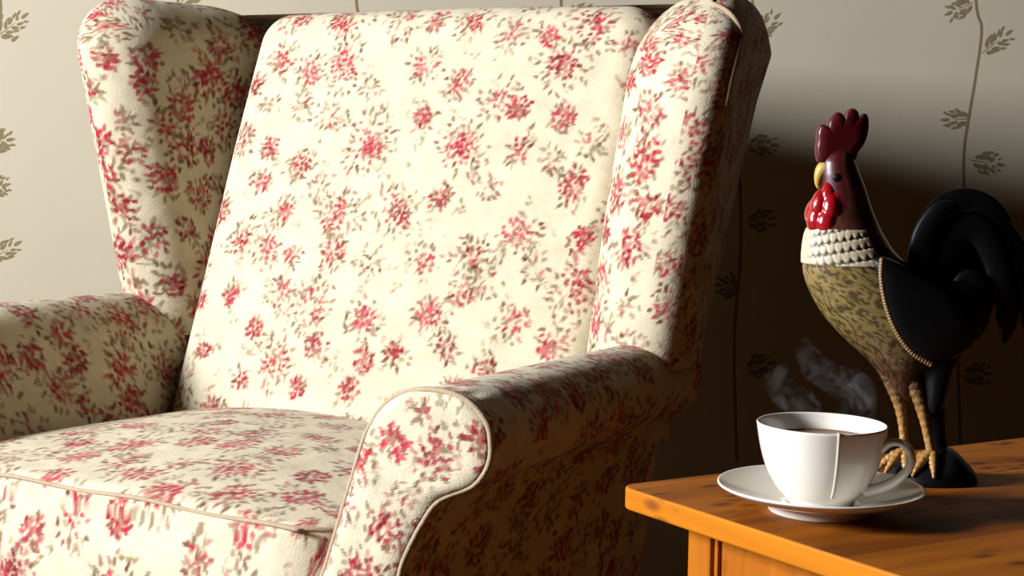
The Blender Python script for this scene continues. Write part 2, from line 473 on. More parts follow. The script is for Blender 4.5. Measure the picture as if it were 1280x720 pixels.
# --- rolled arms
PROF = [(.306, .17), (.314, .30), (.322, .40), (.341, .463), (.366, .54), (.384, .591), (.411, .625), (.452, .640), (.497, .636), (.524, .616), (.5305, .595),
        (.528, .574), (.512, .553), (.474, .534), (.455, .511), (.436, .477), (.427, .452), (.418, .40), (.412, .30), (.408, .17)]
prof, plen = catmull(PROF, 330)
cen = np.array((.445, .58))
ARMIN = {1: [], -1: [(.30, .36, .035, .9), (.42, .38, .04, .9), (.46, .28, .028, .8), (.24, .30, .04, .8), (.33, .24, .03, .5), (.20, .40, .035, .9), (.14, .28, .04, .8), (.38, .30, .026, .6)]}
for sgn in (1, -1):
    ys = axis_samples(.004, .60, .003)
    v0 = np.linspace(0, plen, len(prof))
    U, V = np.meshgrid(ys, v0, indexing='ij')
    px = np.tile(prof[:, 0], (len(ys), 1))
    pz = np.tile(prof[:, 1], (len(ys), 1))
    shear = .25 * (pz - .60)
    yy = U + shear * np.clip((U - .45) / .2, 0, 1)
    # the far end of the roll rounds in, the near end pulls in slightly behind the welt
    tw = np.clip((pz - .44) / .08, 0, 1) * np.clip((px - .41) / .02, 0, 1)
    px = px - np.clip(px - .41, 0, 1) * .30 * np.clip(U / .58, 0, 1) * tw
    e = np.clip((U - .565) / .035, 0, 1)
    k = np.sqrt(np.clip(1 - e * e, 0, 1)) * .999 + .001
    gather = 1 - .022 * np.exp(-((U - .03) / .018) ** 2) * (1 + .5 * np.sin(V * 260))
    kk = k * gather + (1 - gather) * 0
    low = pz < .50
    px2 = np.where(low, .5 * (px + .41) - (.41 - px) * .5 * (2 * k - 1), cen[0] + (px - cen[0]) * kk)
    px2 = np.where(low, .41 + (px - .41) * k, px2)
    pz2 = np.where(low, pz, cen[1] + (pz - cen[1]) * np.where(pz < .55, 1, kk))
    P = np.stack([px2 * sgn, yy, pz2], -1)
    cl = auto_clusters(ys[0], ys[-1], 0, plen, ARMIN[sgn], seed=20 + sgn, gap=.07)
    arm = link('arm', grid_mesh(P, color=dye(ys, v0, U, V, cl, 350, 1.2), flip=(sgn == -1)), M_fab, chair)
    # front panel
    inner = np.array([(.306, .17), (.314, .30), (.322, .40), (.341, .463), (.366, .54), (.384, .591), (.396, .611), (.411, .625), (.430, .635), (.452, .640)])
    outer = np.array([(.408, .17), (.412, .30), (.418, .40), (.427, .452), (.436, .477), (.455, .511), (.474, .534), (.512, .553), (.528, .574), (.5305, .595),
                      (.524, .616), (.512, .628), (.497, .636), (.470, .6398), (.453, .640)])
    ic, _ = catmull(inner, 400)
    oc, _ = catmull(outer, 400)
    tz = np.linspace(0, 1, 190)
    zz = .17 + (.6397 - .17) * (1 - (1 - tz) ** 1.5)
    xi = np.interp(zz, ic[:, 1], ic[:, 0])
    oz = np.maximum.accumulate(oc[:, 1])
    xo = np.interp(zz, oz, oc[:, 0])
    s0 = np.linspace(0, 1, 72)
    X = xi[None, :] + (xo - xi)[None, :] * s0[:, None]
    Z = np.tile(zz, (72, 1))
    edge = np.minimum(np.minimum(X - xi[None, :], xo[None, :] - X), .6401 - Z)
    pf = np.clip(edge / .03, 0, 1)
    Y = .002 - .010 * np.sqrt(np.clip(1 - (1 - pf) ** 2, 0, 1)) 
    P = np.stack([X * sgn, Y, Z], -1)
    Pcl = [(.475, .577, .030, 1), (.522, .60, .016, .9), (.405, .50, .022, 1), (.385, .45, .026, .9), (.43, .53, .016, .2), (.455, .62, .012, .2), (.40, .42, .02, .6)]
    ux = np.linspace(.29, .54, 100)
    uz = zz
    # cloth colours evaluated on the warped panel through a straight swatch
    su, sv = axis_samples(.29, .54, .0022), axis_samples(.16, .65, .0022)
    SU, SV = np.meshgrid(su, sv, indexing='ij')
    sw = dye(su, sv, SU, SV, auto_clusters(.29, .54, .16, .65, Pcl, seed=31, gap=.06), 420)
    fi = np.clip(np.round((X - .29) / (su[1] - su[0])).astype(int), 0, len(su) - 1)
    fj = np.clip(np.round((Z - .16) / (sv[1] - sv[0])).astype(int), 0, len(sv) - 1)
    link('arm_front', grid_mesh(P, color=sw[fi, fj], flip=(sgn == -1)), M_fab, arm)
    pth = np.stack([prof[:, 0] * sgn, np.full(len(prof), .001), prof[:, 1]], -1)
    link('piping', tube_mesh(pth, .0032, 8), M_pipe, arm)

# --- wings
def yr_of(z):
    return np.where(z > .60, .655 + .43 * (z - .65), .6335 + .26 * (z - .60))
WL = [(.055, 1.005, .022, 1), (.05, .955, .018, 1), (.17, .985, .045, .9), (.20, 1.04, .035, .7), (.12, 1.05, .022, .2), (.10, .865, .034, .9), (.12, .79, .028, .9), (.07, .90, .028, .5),
      (.20, .90, .035, .6), (.23, .78, .035, .8), (.16, .715, .03, .9), (.08, .73, .022, .5), (.28, .98, .04, .7)]
WR = [(.02, 1.00, .022, .9), (.06, .97, .02, 1), (.00, .93, .025, .8), (-.01, .87, .03, .9), (.03, .83, .03, .9), (-.01, .76, .03, .8), (.04, .72, .025, .7), (.05, .90, .02, .6)]
def wing_surface(sgn, outer_side):
    T, rr, Rc, xf, xb, ln, ro = (.144, .094, .15, .378, .318, .20, .0505) if sgn == 1 else (.086, .068, .10, .386, .370, .14, .0185)
    r, side = (ro, .0) if outer_side else (rr, .0)
    u0, v0, U, V, A, B, D, L, (nx, ny) = slab(.0, .32, .612 if sgn == 1 else .575, 1.088 if sgn == 1 else 1.100, Rc, r, side, 'lt')
    yr = yr_of(B)
    yf = (.437 + .10 * np.clip(.80 - B, 0, 1) ** 1.2) if sgn == 1 else (.458 + .15 * np.clip(1.0 - B, -.05, .36))
    y = np.where(A < .1, yf + A, yf + .1 + (A - .1) * (yr - yf - .1) / .22)
    s = np.clip(A / .32, 0, 1)
    zc = np.clip(B, .62, 1.09)
    xin = (xf + ln * (zc - .66)) * (1 - s) + (xb + .04 * (zc - .66)) * s
    swell = .010 * np.sin(PI * np.clip(A / .32, 0, 1)) * (1 if not outer_side else .4)
    swell = swell * np.clip(1 - D / (r * .98), 0, 1)
    if outer_side:
        x = xin + T - D + swell
    else:
        x = xin + D - swell
    zz_ = B - .04 * np.clip((A - .20) / .12, 0, 1) ** 2 * np.clip((B - .95) / .138, 0, 1)
    return u0, v0, U, V, np.stack([x * sgn, y, zz_], -1)
for sgn in (1, -1):
    u0, v0, U, V, P = wing_surface(sgn, False)
    cl = auto_clusters(u0[0], u0[-1], v0[0], v0[-1], WR if sgn == 1 else WL, seed=40 + sgn, gap=.075)
    wing = link('wing', grid_mesh(P, color=dye(u0, v0, U, V, cl, 420, 1.12 if sgn == 1 else 1.3), flip=(sgn == 1)), M_fab, chair)
    u0, v0, U, V, P2 = wing_surface(sgn, True)
    cl = auto_clusters(u0[0], u0[-1], v0[0], v0[-1], [(.02, .95, .03, .9), (.0, .86, .03, .7), (.03, .78, .03, .9), (.0, .70, .028, .8), (.01, 1.04, .026, .7)], seed=50 + sgn, gap=.06)
    link('outer_wing_panel', grid_mesh(P2, color=dye(u0, v0, U, V, cl, 300), flip=(sgn == -1)), M_fab, wing)
    # welt over the top of the wing and a short way down its outer edge
    if sgn == 1:
        k = int(P2.shape[0] * .165)
        j0 = int(P2.shape[1] * .64)
        seam = np.vstack([P2[k, j0:, :][:-1], P2[k:, -1, :]])
        keep = np.r_[True, np.linalg.norm(np.diff(seam, axis=0), axis=1) > 1e-4]
        seam, _ = catmull(seam[keep][::4], 120)
        seam[:, 0] += .001
        link('piping', tube_mesh(seam, .0034, 8), M_pipe, wing)

# --- outside back and lower frame
u0, v0, U, V, A, B, D, L, (nx, ny) = slab(-.462, .462, .17, 1.085, .05, .02, .11, 'lrt', step=.006)
y = yr_of(B) + .02 - D
cl = auto_clusters(u0[0], u0[-1], v0[0], v0[-1], seed=61)
ax = A * np.where(B < .62, .90, .90 + .10 * np.clip((B - .62) / .12, 0, 1))
P = np.stack([ax, y, B], -1)
link('outside_back', grid_mesh(P, color=dye(u0, v0, U, V, cl, 200), flip=True), M_fab, chair)
u0, v0, U, V, A, B, D, L, (nx, ny) = slab(-.40, .40, .17, .325, .03, .012, .50, 'lr', step=.006)
cl = auto_clusters(u0[0], u0[-1], v0[0], v0[-1], seed=62)
link('front_rail', grid_mesh(np.stack([A, .02 + D, B], -1), color=dye(u0, v0, U, V, cl, 200)), M_fab, chair)
for sx in (-1, 1):
    for yb, y2 in ((.06, .05), (.50, .56)):
        pth = [(sx * .36, yb, .18), (sx * .365, yb, .12), (sx * .37, (yb + y2) / 2, .06), (sx * .375, y2, 0.0)]
        pc, _ = catmull(pth, 14)
        link('leg', tube_mesh(pc, np.linspace(.026, .015, 14), 16), M_legwood, chair)

# ================================================================== SIDE TABLE
TZ = .600
table = empty('side_table', (.096, 1.371, 0), R(32.5))
tag(table, 'small golden pine side table with knotty top under the teacup and rooster', 'table')
# local x runs along the far edge, local -y along the lit front edge
TX, TY = .78, .62
skew = math.tan(R(1.6))
def rounded_slab(x0, x1, y0, y1, z0, z1, rad, bev):
    bm = bmesh.new()
    vs = []
    for (cx, cy, a0) in ((x1 - rad, y1 - rad, 0), (x0 + rad, y1 - rad, 90), (x0 + rad, y0 + rad, 180), (x1 - rad, y0 + rad, 270)):
        for k in range(9):
            a = R(a0 + 90 * k / 8)
            vs.append(bm.verts.new((cx + rad * math.cos(a), cy + rad * math.sin(a), z0)))
    f = bm.faces.new(vs)
    r = bmesh.ops.extrude_face_region(bm, geom=[f])
    for v in r['geom']:
        if isinstance(v, bmesh.types.BMVert):
            v.co.z = z1
    bmesh.ops.recalc_face_normals(bm, faces=bm.faces[:])
    es = [e for e in bm.edges if abs(e.verts[0].co.z - e.verts[1].co.z) < 1e-6]
    bmesh.ops.bevel(bm, geom=es, offset=bev, segments=3, profile=.5, affect='EDGES')
    return bm_mesh(bm)
top_me = rounded_slab(0, TX, -TY, 0, TZ - .0185, TZ, .016, .0022)
ttop = link('tabletop', top_me, [M_top, M_edge], table, smooth=False)
for p in top_me.polygons:
    if abs(p.normal.z) < .9:
        p.material_index = 1
IN = .042
def post(x0, y0, w=.030):
    return box_mesh(x0, x0 + w, y0 - w, y0, 0, TZ - .0185, .003)
for x0 in (IN, TX - IN - .03):
    for y0 in (-IN, -TY + IN + .03):
        link('leg', post(x0, y0), M_side, table, smooth=False)
# panels between the legs, with a beaded edge beside the front legs
link('side_panel', box_mesh(IN + .006, IN + .022, -TY + IN + .03, -IN - .0372, .16, TZ - .0185, .0015), M_side, table, smooth=False)
link('panel_bead', box_mesh(IN + .003, IN + .02, -IN - .0362, -IN - .0312, .16, TZ - .0185, .0018), M_side, table, smooth=False)
link('side_panel', box_mesh(IN + .03, TX - IN - .03, -IN - .022, -IN - .006, .16, TZ - .0185, .0015), M_side, table, smooth=False)
link('side_panel', box_mesh(TX - IN - .022, TX - IN - .006, -TY + IN + .03, -IN - .03, .16, TZ - .0185, .0015), M_side, table, smooth=False)
link('side_panel', box_mesh(IN + .03, TX - IN - .03, -TY + IN + .006, -TY + IN + .022, .16, TZ - .0185, .0015), M_side, table, smooth=False)

# ================================================================== CUP AND SAUCER
CX, CY = .251, 1.289
sauc_prof = [(.001, .0045), (.030, .0045), (.036, .002), (.0375, 0), (.0405, 0), (.0415, .003), (.045, .0075), (.058, .0105), (.072, .0150), (.0800, .0190), (.0815, .0204), (.0812, .0214),
             (.0798, .0215), (.0782, .0206), (.070, .0172), (.056, .0128), (.042, .0094), (.036, .0080), (.031, .0070), (.029, .0074), (.0265, .0074), (.0245, .0068), (.001, .0066)]
sp, _ = catmull(sauc_prof, 120)
sp[:, 0] = np.maximum(sp[:, 0], .0004)
sp[:, 1] = np.maximum(sp[:, 1], 0)
saucer = link('saucer', lathe(sp, 128), M_china)
saucer.location = (CX, CY, TZ)
tag(saucer, 'white china saucer under the steaming teacup on the pine table', 'saucer')
cup = empty('teacup', (CX, CY, TZ + .0074))
tag(cup, 'white china teacup of tea with looped handle on the saucer', 'cup')
CH = .0625
cup_prof = [(.0005, .0035), (.020, .0035), (.0235, .0005), (.0262, .0004), (.0275, .0035), (.0335, .0095), (.0400, .0195), (.0450, .031), (.0482, .043), (.0502, .054), (.0513, CH - .0006),
            (.0507, CH + .0004), (.0496, CH - .0008), (.0480, .053), (.0460, .043), (.0428, .032), (.038, .0215), (.031, .0125), (.022, .0078), (.0005, .0070)]
cp, _ = catmull(cup_prof, 130)
cp[:, 0] = np.maximum(cp[:, 0], .0004)
link('bowl', lathe(cp, 128), M_china, cup)
hp = [(.0470, .0, .046), (.054, .0, .0520), (.0630, .0, .0525), (.0695, .0, .0470), (.0705, .0, .038), (.0655, .0, .0295), (.056, .0, .021), (.046, .0, .0155), (.0350, .0, .0115)]
hc, _ = catmull(hp, 60)
hr = np.interp(np.linspace(0, 1, 60), [0, .2, .6, 1], [.0034, .0030, .0036, .0050])
ha = R(-24)
hc = np.stack([hc[:, 0] * math.cos(ha), hc[:, 0] * math.sin(ha), hc[:, 2]], -1)
side_v = (-math.sin(ha), math.cos(ha), 0)
link('handle', tube_mesh(hc, hr, 16, flat=1.35, up=side_v), M_china, cup)
tea_z = .0495
tea = link('tea', lathe([(.0004, tea_z + .0002), (.02, tea_z), (.0455, tea_z + .0001), (.0463, tea_z + .0006)], 96), M_tea)
tea.location = cup.location
tag(tea, 'brown tea filling the white teacup almost to the rim', 'tea')
bag = empty('tea_bag', (CX, CY, TZ + .0074 + tea_z))
tag(bag, 'tea bag hanging in the teacup by a pale string over its rim', 'tea bag')
sa = R(-86)
dx, dy = math.cos(sa), math.sin(sa)
rz = [(.040, tea_z - .003), (.0467, .053), (.0490, CH - .001), (.0503, CH + .0012), (.0519, CH - .0005), (.0510, .054), (.0491, .043), (.0459, .031), (.0411, .0195), (.0350, .0102)]
rz, _ = catmull(rz, 60)
strn = [(r * dx, r * dy, z - tea_z) for r, z in rz]
link('string', tube_mesh(strn, .0014, 8, flat=.45, up=(dx, dy, 0)), M_string, bag)
bm = bmesh.new()
bmesh.ops.create_grid(bm, x_segments=8, y_segments=10, size=.5)
for v in bm.verts:
    x, y = v.co.x, v.co.y
    v.co = Vector((dx * (.030 - .010 * (y + .5)) - dy * x * .022, dy * (.030 - .010 * (y + .5)) + dx * x * .022, -.004 - .026 * (y + .5)))
bmesh.ops.solidify(bm, geom=bm.faces[:], thickness=.003)
link('bag', bm_mesh(bm), M_bag, bag)

# steam: three thin wisps of scattering vapour
def steam_mat():
    m = bpy.data.materials.new('steam_vapour')
    m.use_nodes = True
    nt = m.node_tree
    nt.nodes.remove(nt.nodes['Principled BSDF'])
    out = nt.nodes['Material Output']
    tc = node(nt, 'ShaderNodeTexCoord')
    n = node(nt, 'ShaderNodeTexNoise', Scale=55.0, Detail=2.0, Distortion=2.2)
    nt.links.new(tc.outputs['Object'], n.inputs['Vector'])
    mr = node(nt, 'ShaderNodeMapRange')
    mr.inputs['From Min'].default_value = .46
    mr.inputs['From Max'].default_value = .78
    mr.inputs['To Min'].default_value = 0
    mr.inputs['To Max'].default_value = 7.5
    nt.links.new(n.outputs['Fac'], mr.inputs['Value'])
    vs = node(nt, 'ShaderNodeVolumeScatter')
    vs.inputs['Color'].default_value = (.97, .97, .97, 1)
    vs.inputs['Anisotropy'].default_value = .2
    nt.links.new(mr.outputs[0], vs.inputs['Density'])
    nt.links.new(vs.outputs[0], out.inputs['Volume'])
    return m
M_steam = steam_mat()
wisps = [([(.020, 0, .072), (.028, .002, .084), (.026, .0, .096), (.010, 0, .104), (-.006, 0, .114), (-.014, 0, .128), (-.018, 0, .142)], [.010, .015, .017, .013, .012, .010, .001]),
         ([(.036, 0, .070), (.036, 0, .082), (.024, 0, .094), (.014, 0, .106), (.004, 0, .112)], [.006, .009, .008, .006, .001]),
         ([(-.002, 0, .072), (-.010, 0, .084), (-.028, 0, .092), (-.036, 0, .104), (-.028, 0, .118)], [.005, .010, .013, .011, .001])]
for k, (pts, rr) in enumerate(wisps):
    pc, _ = catmull(pts, 50)
    r = np.interp(np.linspace(0, 1, 50), np.linspace(0, 1, len(rr)), rr)
    o = link('steam_wisp', tube_mesh(pc, r, 14), M_steam)
    o.location = (CX, CY, TZ)
    tag(o, ('widest wisp of pale steam curling up from the teacup', 'thin wisp of steam above the right side of the teacup', 'faint wisp of steam drifting left over the teacup')[k],
        'steam', 'steam rising from the teacup', 'stuff')

# ================================================================== ROOSTER
RK = .000690
def rp(x, y):
    return ((x - 1165) * RK, (605 - y) * RK)
rooster = empty('rooster_figurine', (.3685, 1.420, TZ), R(0))
tag(rooster, 'painted rooster figurine with red comb and black tail standing behind the teacup', 'figurine')
M_red = plain('red_glaze', (.42, .008, .012), .22, .5, coat=.5, bump=.5, bscale=140, var=.3, vscale=60)
M_comb = plain('dark_red_glaze', (.075, .0015, .003), .4, .35, coat=.1, var=.3, vscale=50)
M_black = plain('black_glaze', (.0035, .004, .0045), .45, .18, var=.4, vscale=60)
M_gold = plain('old_gold_paint', (.46, .235, .055), .4, .5, var=.45, vscale=180, bump=.6, bscale=260)
M_shank, nt_, b_ = new_mat('scaled_shank_paint')
tc_ = node(nt_, 'ShaderNodeTexCoord')
sx_ = node(nt_, 'ShaderNodeSeparateXYZ')
nt_.links.new(tc_.outputs['Object'], sx_.inputs[0])
nz_ = node(nt_, 'ShaderNodeTexNoise', Scale=240.0, Detail=2.0)
nt_.links.new(tc_.outputs['Object'], nz_.inputs['Vector'])
ma_ = node(nt_, 'ShaderNodeMath', operation='MULTIPLY_ADD')
ma_.inputs[1].default_value = .05
nt_.links.new(nz_.outputs['Fac'], ma_.inputs[0])
nt_.links.new(sx_.outputs['Z'], ma_.inputs[2])
rg_ = node(nt_, 'ShaderNodeMapRange')
rg_.inputs['From Min'].default_value = .075
rg_.inputs['From Max'].default_value = .115
nt_.links.new(ma_.outputs[0], rg_.inputs['Value'])
mx_ = node(nt_, 'ShaderNodeMixRGB')
mx_.inputs[1].default_value = (*tone((.44, .23, .055)), 1)
mx_.inputs[2].default_value = (*tone((.10, .05, .025)), 1)
nt_.links.new(rg_.outputs[0], mx_.inputs[0])
nt_.links.new(mx_.outputs[0], b_.inputs['Base Color'])
b_.inputs['Roughness'].default_value = .45
bb_ = node(nt_, 'ShaderNodeBump', Strength=.7, Distance=.002)
nt_.links.new(nz_.outputs['Fac'], bb_.inputs['Height'])
nt_.links.new(bb_.outputs[0], b_.inputs['Normal'])
M_bead = plain('bronze_bead_paint', (.27, .16, .06), .4, .4, var=.3, vscale=120)
M_beak = plain('yellow_beak_paint', (.62, .40, .07), .4, .4, var=.15)

def rooster_mat():
    m, nt, b = new_mat('painted_rooster_body')
    at = node(nt, 'ShaderNodeAttribute', attribute_name='dye')
    nt.links.new(at.outputs['Color'], b.inputs['Base Color'])
    b.inputs['Roughness'].default_value = .38
    b.inputs['Coat Weight'].default_value = .25
    sp_ = node(nt, 'ShaderNodeSeparateColor')
    nt.links.new(at.outputs['Color'], sp_.inputs[0])
    bp = node(nt, 'ShaderNodeBump', Strength=.5, Distance=.002)
    nt.links.new(sp_.outputs[1], bp.inputs['Height'])
    nt.links.new(bp.outputs[0], b.inputs['Normal'])
    return m
M_roost = rooster_mat()
left = [(188, 1036), (196, 1028), (205, 1023), (220, 1022), (240, 1022), (258, 1017), (275, 1012), (290, 1008), (300, 1005), (318, 1003), (335, 1003), (350, 1005), (370, 1013), (390, 1024), (410, 1040), (430, 1060), (450, 1083), (470, 1101), (490, 1114), (505, 1126)]
right = [(188, 1056), (196, 1064), (205, 1067), (220, 1073), (240, 1081), (258, 1087), (275, 1094), (290, 1101), (300, 1107), (318, 1120), (335, 1140), (350, 1165), (370, 1190), (390, 1200), (410, 1204), (430, 1200), (450, 1180), (470, 1163), (490, 1152), (505, 1147)]
depth = [(188, 10), (196, 18), (205, 22), (220, 25), (240, 27), (258, 30), (275, 34), (300, 42), (335, 52), (370, 58), (410, 56), (450, 44), (490, 30), (530, 20)]
ysl = np.linspace(188, 505, 220)
lc, _ = catmull([(b, a) for a, b in left], 300)
rc_, _ = catmull([(b, a) for a, b in right], 300)
xl = np.interp(ysl, lc[:, 1], lc[:, 0])
xr = np.interp(ysl, rc_[:, 1], rc_[:, 0])
dp = np.interp(ysl, [a for a, b in depth], [b for a, b in depth])
na = 200
aa = np.arange(na) / na * 2 * PI
cx_ = (xl + xr) / 2
hw = (xr - xl) / 2
P = np.zeros((len(ysl), na, 3))
XP = cx_[:, None] + hw[:, None] * np.cos(aa)[None, :]
P[..., 0] = (XP - 1165) * RK
P[..., 1] = (np.minimum(dp, hw * 1.05)[:, None] * np.sin(aa)[None, :]) * RK
P[..., 2] = ((605 - ysl) * RK)[:, None]
YP = np.tile(ysl[:, None], (1, na))
# body colours, turning darker brown towards the legs
colr = np.zeros((len(ysl), na, 3))
arc = np.abs(((aa + PI) % (2 * PI)) - PI)                 # 0 at the back, pi at the front
front = np.tile(arc[None, :] / PI, (len(ysl), 1))
def cellnoise(a, b, seed):
    h = np.sin(np.floor(a) * 127.1 + np.floor(b) * 311.7 + seed) * 43758.5453
    return h - np.floor(h)
surf = (1 - front) * 210                                  # distance round the body from the breast line
olive = np.array((.29, .205, .062))
cream = np.array((.74, .64, .42))
dark = np.array((.035, .010, .006))
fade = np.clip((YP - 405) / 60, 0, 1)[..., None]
sp1 = cellnoise(surf / 3.4 + .7 * np.sin(YP / 3.1), YP / 4.2 + .6 * np.sin(surf / 2.7), 3)
spk = np.where(sp1 > .58, .30, 1.0)
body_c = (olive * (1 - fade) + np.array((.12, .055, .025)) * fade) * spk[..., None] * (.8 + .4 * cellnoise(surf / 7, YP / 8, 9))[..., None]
# scalloped cream collar feathers
lean = YP + surf * .16
row = np.floor((lean - 292) / 13)
fx = (surf / 12.5 + .5 * (row % 2)) % 1
fy = ((lean - 292) / 13) % 1
edge = np.clip((np.hypot((fx - .5) * 1.05, np.clip(fy - .35, 0, 1) * .95) - .44) / .14, 0, 1) * np.clip((surf - 18) / 25, .12, 1)
collar_c = cream * (1 - .82 * edge[..., None])
neck_c = np.tile(np.array((.075, .020, .010)), (len(ysl), na, 1)) * (.6 + .8 * cellnoise(surf / 3, YP / 14, 5))[..., None]
face_c = np.tile(np.array((.07, .002, .004)), (len(ysl), na, 1))
m_collar = (YP > 288) & (YP < 334) & (front > .36)
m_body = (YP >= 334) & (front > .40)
m_face = (YP < 262) & (front > .50)
colr[:] = dark
colr = np.where(((YP < 350) & ~m_collar)[..., None], neck_c, colr)
colr = np.where(m_collar[..., None], collar_c, colr)
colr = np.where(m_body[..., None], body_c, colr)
colr = np.where(m_face[..., None], face_c, colr)
P[..., 0] += np.where(m_collar, (1 - edge) * np.cos(aa)[None, :] * 2.0 * RK, 0)
P[..., 1] += np.where(m_collar, (1 - edge) * np.sin(aa)[None, :] * 2.0 * RK, 0)
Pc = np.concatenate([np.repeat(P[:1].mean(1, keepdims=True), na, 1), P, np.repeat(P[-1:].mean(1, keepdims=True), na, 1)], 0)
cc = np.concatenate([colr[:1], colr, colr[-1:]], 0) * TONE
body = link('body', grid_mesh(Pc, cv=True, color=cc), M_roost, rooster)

def plate(outline, th, n=120, cx=None, flat=False):
    """A thick puffed plate from an outline in the figurine's side plane."""
    oc, _ = catmull(outline, n, closed=True)
    o2 = np.array([rp(x, y) for x, y in oc])
    c = o2.mean(0) if cx is None else np.array(rp(*cx))
    rings = []
    prof_ = ((.02, 1.0), (.5, 1.0), (.88, 1.0), (.96, .75), (1.0, .0), (.96, -.75), (.88, -1.0), (.5, -1.0), (.02, -1.0)) if flat else None
    for s, t in prof_ or ((.02, 1.0), (.5, 1.0), (.8, .92), (.93, .7), (1.0, .0), (.93, -.7), (.8, -.92), (.5, -1.0), (.02, -1.0)):
        q = c + (o2 - c) * s
        rings.append(np.stack([q[:, 0], np.full(n, -t * th), q[:, 1]], -1))
    return grid_mesh(np.array(rings), cv=True)
comb = [(1018, 205), (1015, 190), (1016, 178), (1016, 168), (1019, 159), (1024, 157), (1029, 160), (1031, 152), (1036, 145), (1042, 141), (1048, 143), (1051, 149), (1053, 142), (1057, 137), (1063, 136), (1068, 140), (1070, 147),
        (1075, 142), (1080, 144), (1082, 153), (1081, 168), (1076, 182), (1069, 192), (1064, 203), (1045, 207), (1028, 207)]
link('comb', plate(comb, .0080, 220, cx=(1045, 180), flat=True), M_comb, rooster)
# wattle: lumpy glossy lobes grown as one skin
mb = bmesh.new()
bmesh.ops.create_icosphere(mb, subdivisions=5, radius=1)
lob = [Vector(v).normalized() for v in ((-1, -.4, -.6), (-.3, -1, -.7), (.6, -.8, -.5), (-.8, -.5, .3), (0, -1, .2), (.5, -.9, .5), (-.2, -.8, .8), (-.5, .8, -.5), (.3, .9, 0), (-.9, .1, -.1))]
for v in mb.verts:
    d = v.co.normalized()
    k = max(d.dot(l) for l in lob)
    f = .78 + .36 * max(0, (k - .82) / .18) ** .7
    taper = .62 + .38 * min(1, max(0, (.75 - d.z) / 1.4))
    v.co = Vector((d.x * 31 * f * taper, d.y * 31 * f * taper, d.z * 37 * f)) * RK
wat = bm_mesh(mb)
w = link('wattle', wat, M_red, rooster)
w.location = (*[rp(1033, 264)[0]], -.004, rp(1033, 264)[1])
# beak
bk = [(1034, 212), (1026, 214), (1021, 222), (1019, 232), (1020.5, 239)]
bc, _ = catmull([(rp(*p)[0], -.002, rp(*p)[1]) for p in bk], 24)
link('beak', tube_mesh(bc, np.linspace(.0085, .0012, 24), 16), M_beak, rooster)
for sgn in (-1, 1):
    bm = bmesh.new()
    bmesh.ops.create_uvsphere(bm, u_segments=20, v_segments=14, radius=.0042)
    for v in bm.verts:
        v.co.y *= .6
    e = link('eye', bm_mesh(bm), M_black, rooster)
    e.location = (rp(1040, 224)[0], sgn * .0155, rp(1040, 224)[1])
# wings with beaded rim
wing_o = [(1080, 322), (1096, 320), (1120, 330), (1150, 345), (1180, 362), (1205, 388), (1214, 415), (1200, 436), (1172, 448), (1145, 444), (1122, 430), (1104, 408), (1092, 380), (1084, 350)]
for sgn in (-1, 1):
    me = plate(wing_o, .012, 140, cx=(1140, 390))
    wg = link('wing', me, M_black, rooster)
    wg.location = (0, sgn * .030, 0)
    rim, _ = catmull([(1082, 322), (1082, 345), (1089, 378), (1102, 408), (1121, 432), (1144, 446)], 40)
    bm = bmesh.new()
    for k, (x, y) in enumerate(rim):
        mt = Matrix.Translation((rp(x, y)[0], sgn * .032, rp(x, y)[1])) @ Matrix.Diagonal((1, 1.3, 1.25, 1))
        bmesh.ops.create_icosphere(bm, subdivisions=2, radius=.0022, matrix=mt)
    link('beaded_rim', bm_mesh(bm), M_bead, wg)
# saddle and tail
saddle = [(1120, 350), (1140, 335), (1170, 345), (1215, 350), (1235, 372), (1228, 405), (1212, 430), (1198, 452), (1186, 478), (1176, 520), (1160, 520), (1152, 480), (1130, 440)]
link('saddle_feathers', plate(saddle, .026, 160, cx=(1175, 410)), M_black, rooster)
def feather(pts, wmax, th, y, name='tail_feather'):
    pc, _ = catmull([(rp(*p)[0], 0, rp(*p)[1]) for p in pts], 70)
    pc[:, 1] = y * np.sin(np.linspace(.2, 1, 70) * PI * .6)
    t = np.linspace(0, 1, 70)
    wd = wmax * RK * np.interp(t, [0, .25, .6, .85, .96, 1], [.75, 1, 1, .85, .5, .12])
    P = tube_pts(pc, wd, 20, flat=th, up=(0, 1, 0))
    P = np.concatenate([np.repeat(P[:1].mean(1, keepdims=True), 20, 1), P, np.repeat(P[-1:].mean(1, keepdims=True), 20, 1)], 0)
    return link(name, grid_mesh(P, cv=True, flip=True), M_black, rooster)
tails = [([(1160, 420), (1152, 350), (1158, 300), (1180, 262), (1212, 251), (1243, 265), (1262, 300), (1272, 350), (1270, 395), (1263, 430)], 17, .006),
         ([(1170, 420), (1170, 355), (1178, 310), (1200, 284), (1226, 290), (1244, 320), (1252, 350), (1258, 380), (1252, 410)], 19, -.008),
         ([(1180, 420), (1186, 360), (1196, 325), (1214, 315), (1230, 335), (1237, 365), (1232, 400), (1221, 431)], 17, .012),
         ([(1185, 425), (1196, 375), (1208, 350), (1222, 365), (1222, 395), (1212, 428)], 15, -.014),
         ([(1150, 400), (1146, 340), (1152, 295), (1170, 265), (1195, 254)], 15, -.012),
         ([(1168, 400), (1185, 320), (1215, 275), (1250, 285), (1275, 320), (1288, 370), (1284, 410)], 15, -.004),
         ([(1172, 430), (1180, 385), (1200, 340), (1212, 330)], 22, .002),
         ([(1165, 410), (1168, 330), (1190, 290), (1225, 300), (1240, 340)], 22, .0)]
for pts, wm, y in tails:
    feather(pts, wm, .35, y)
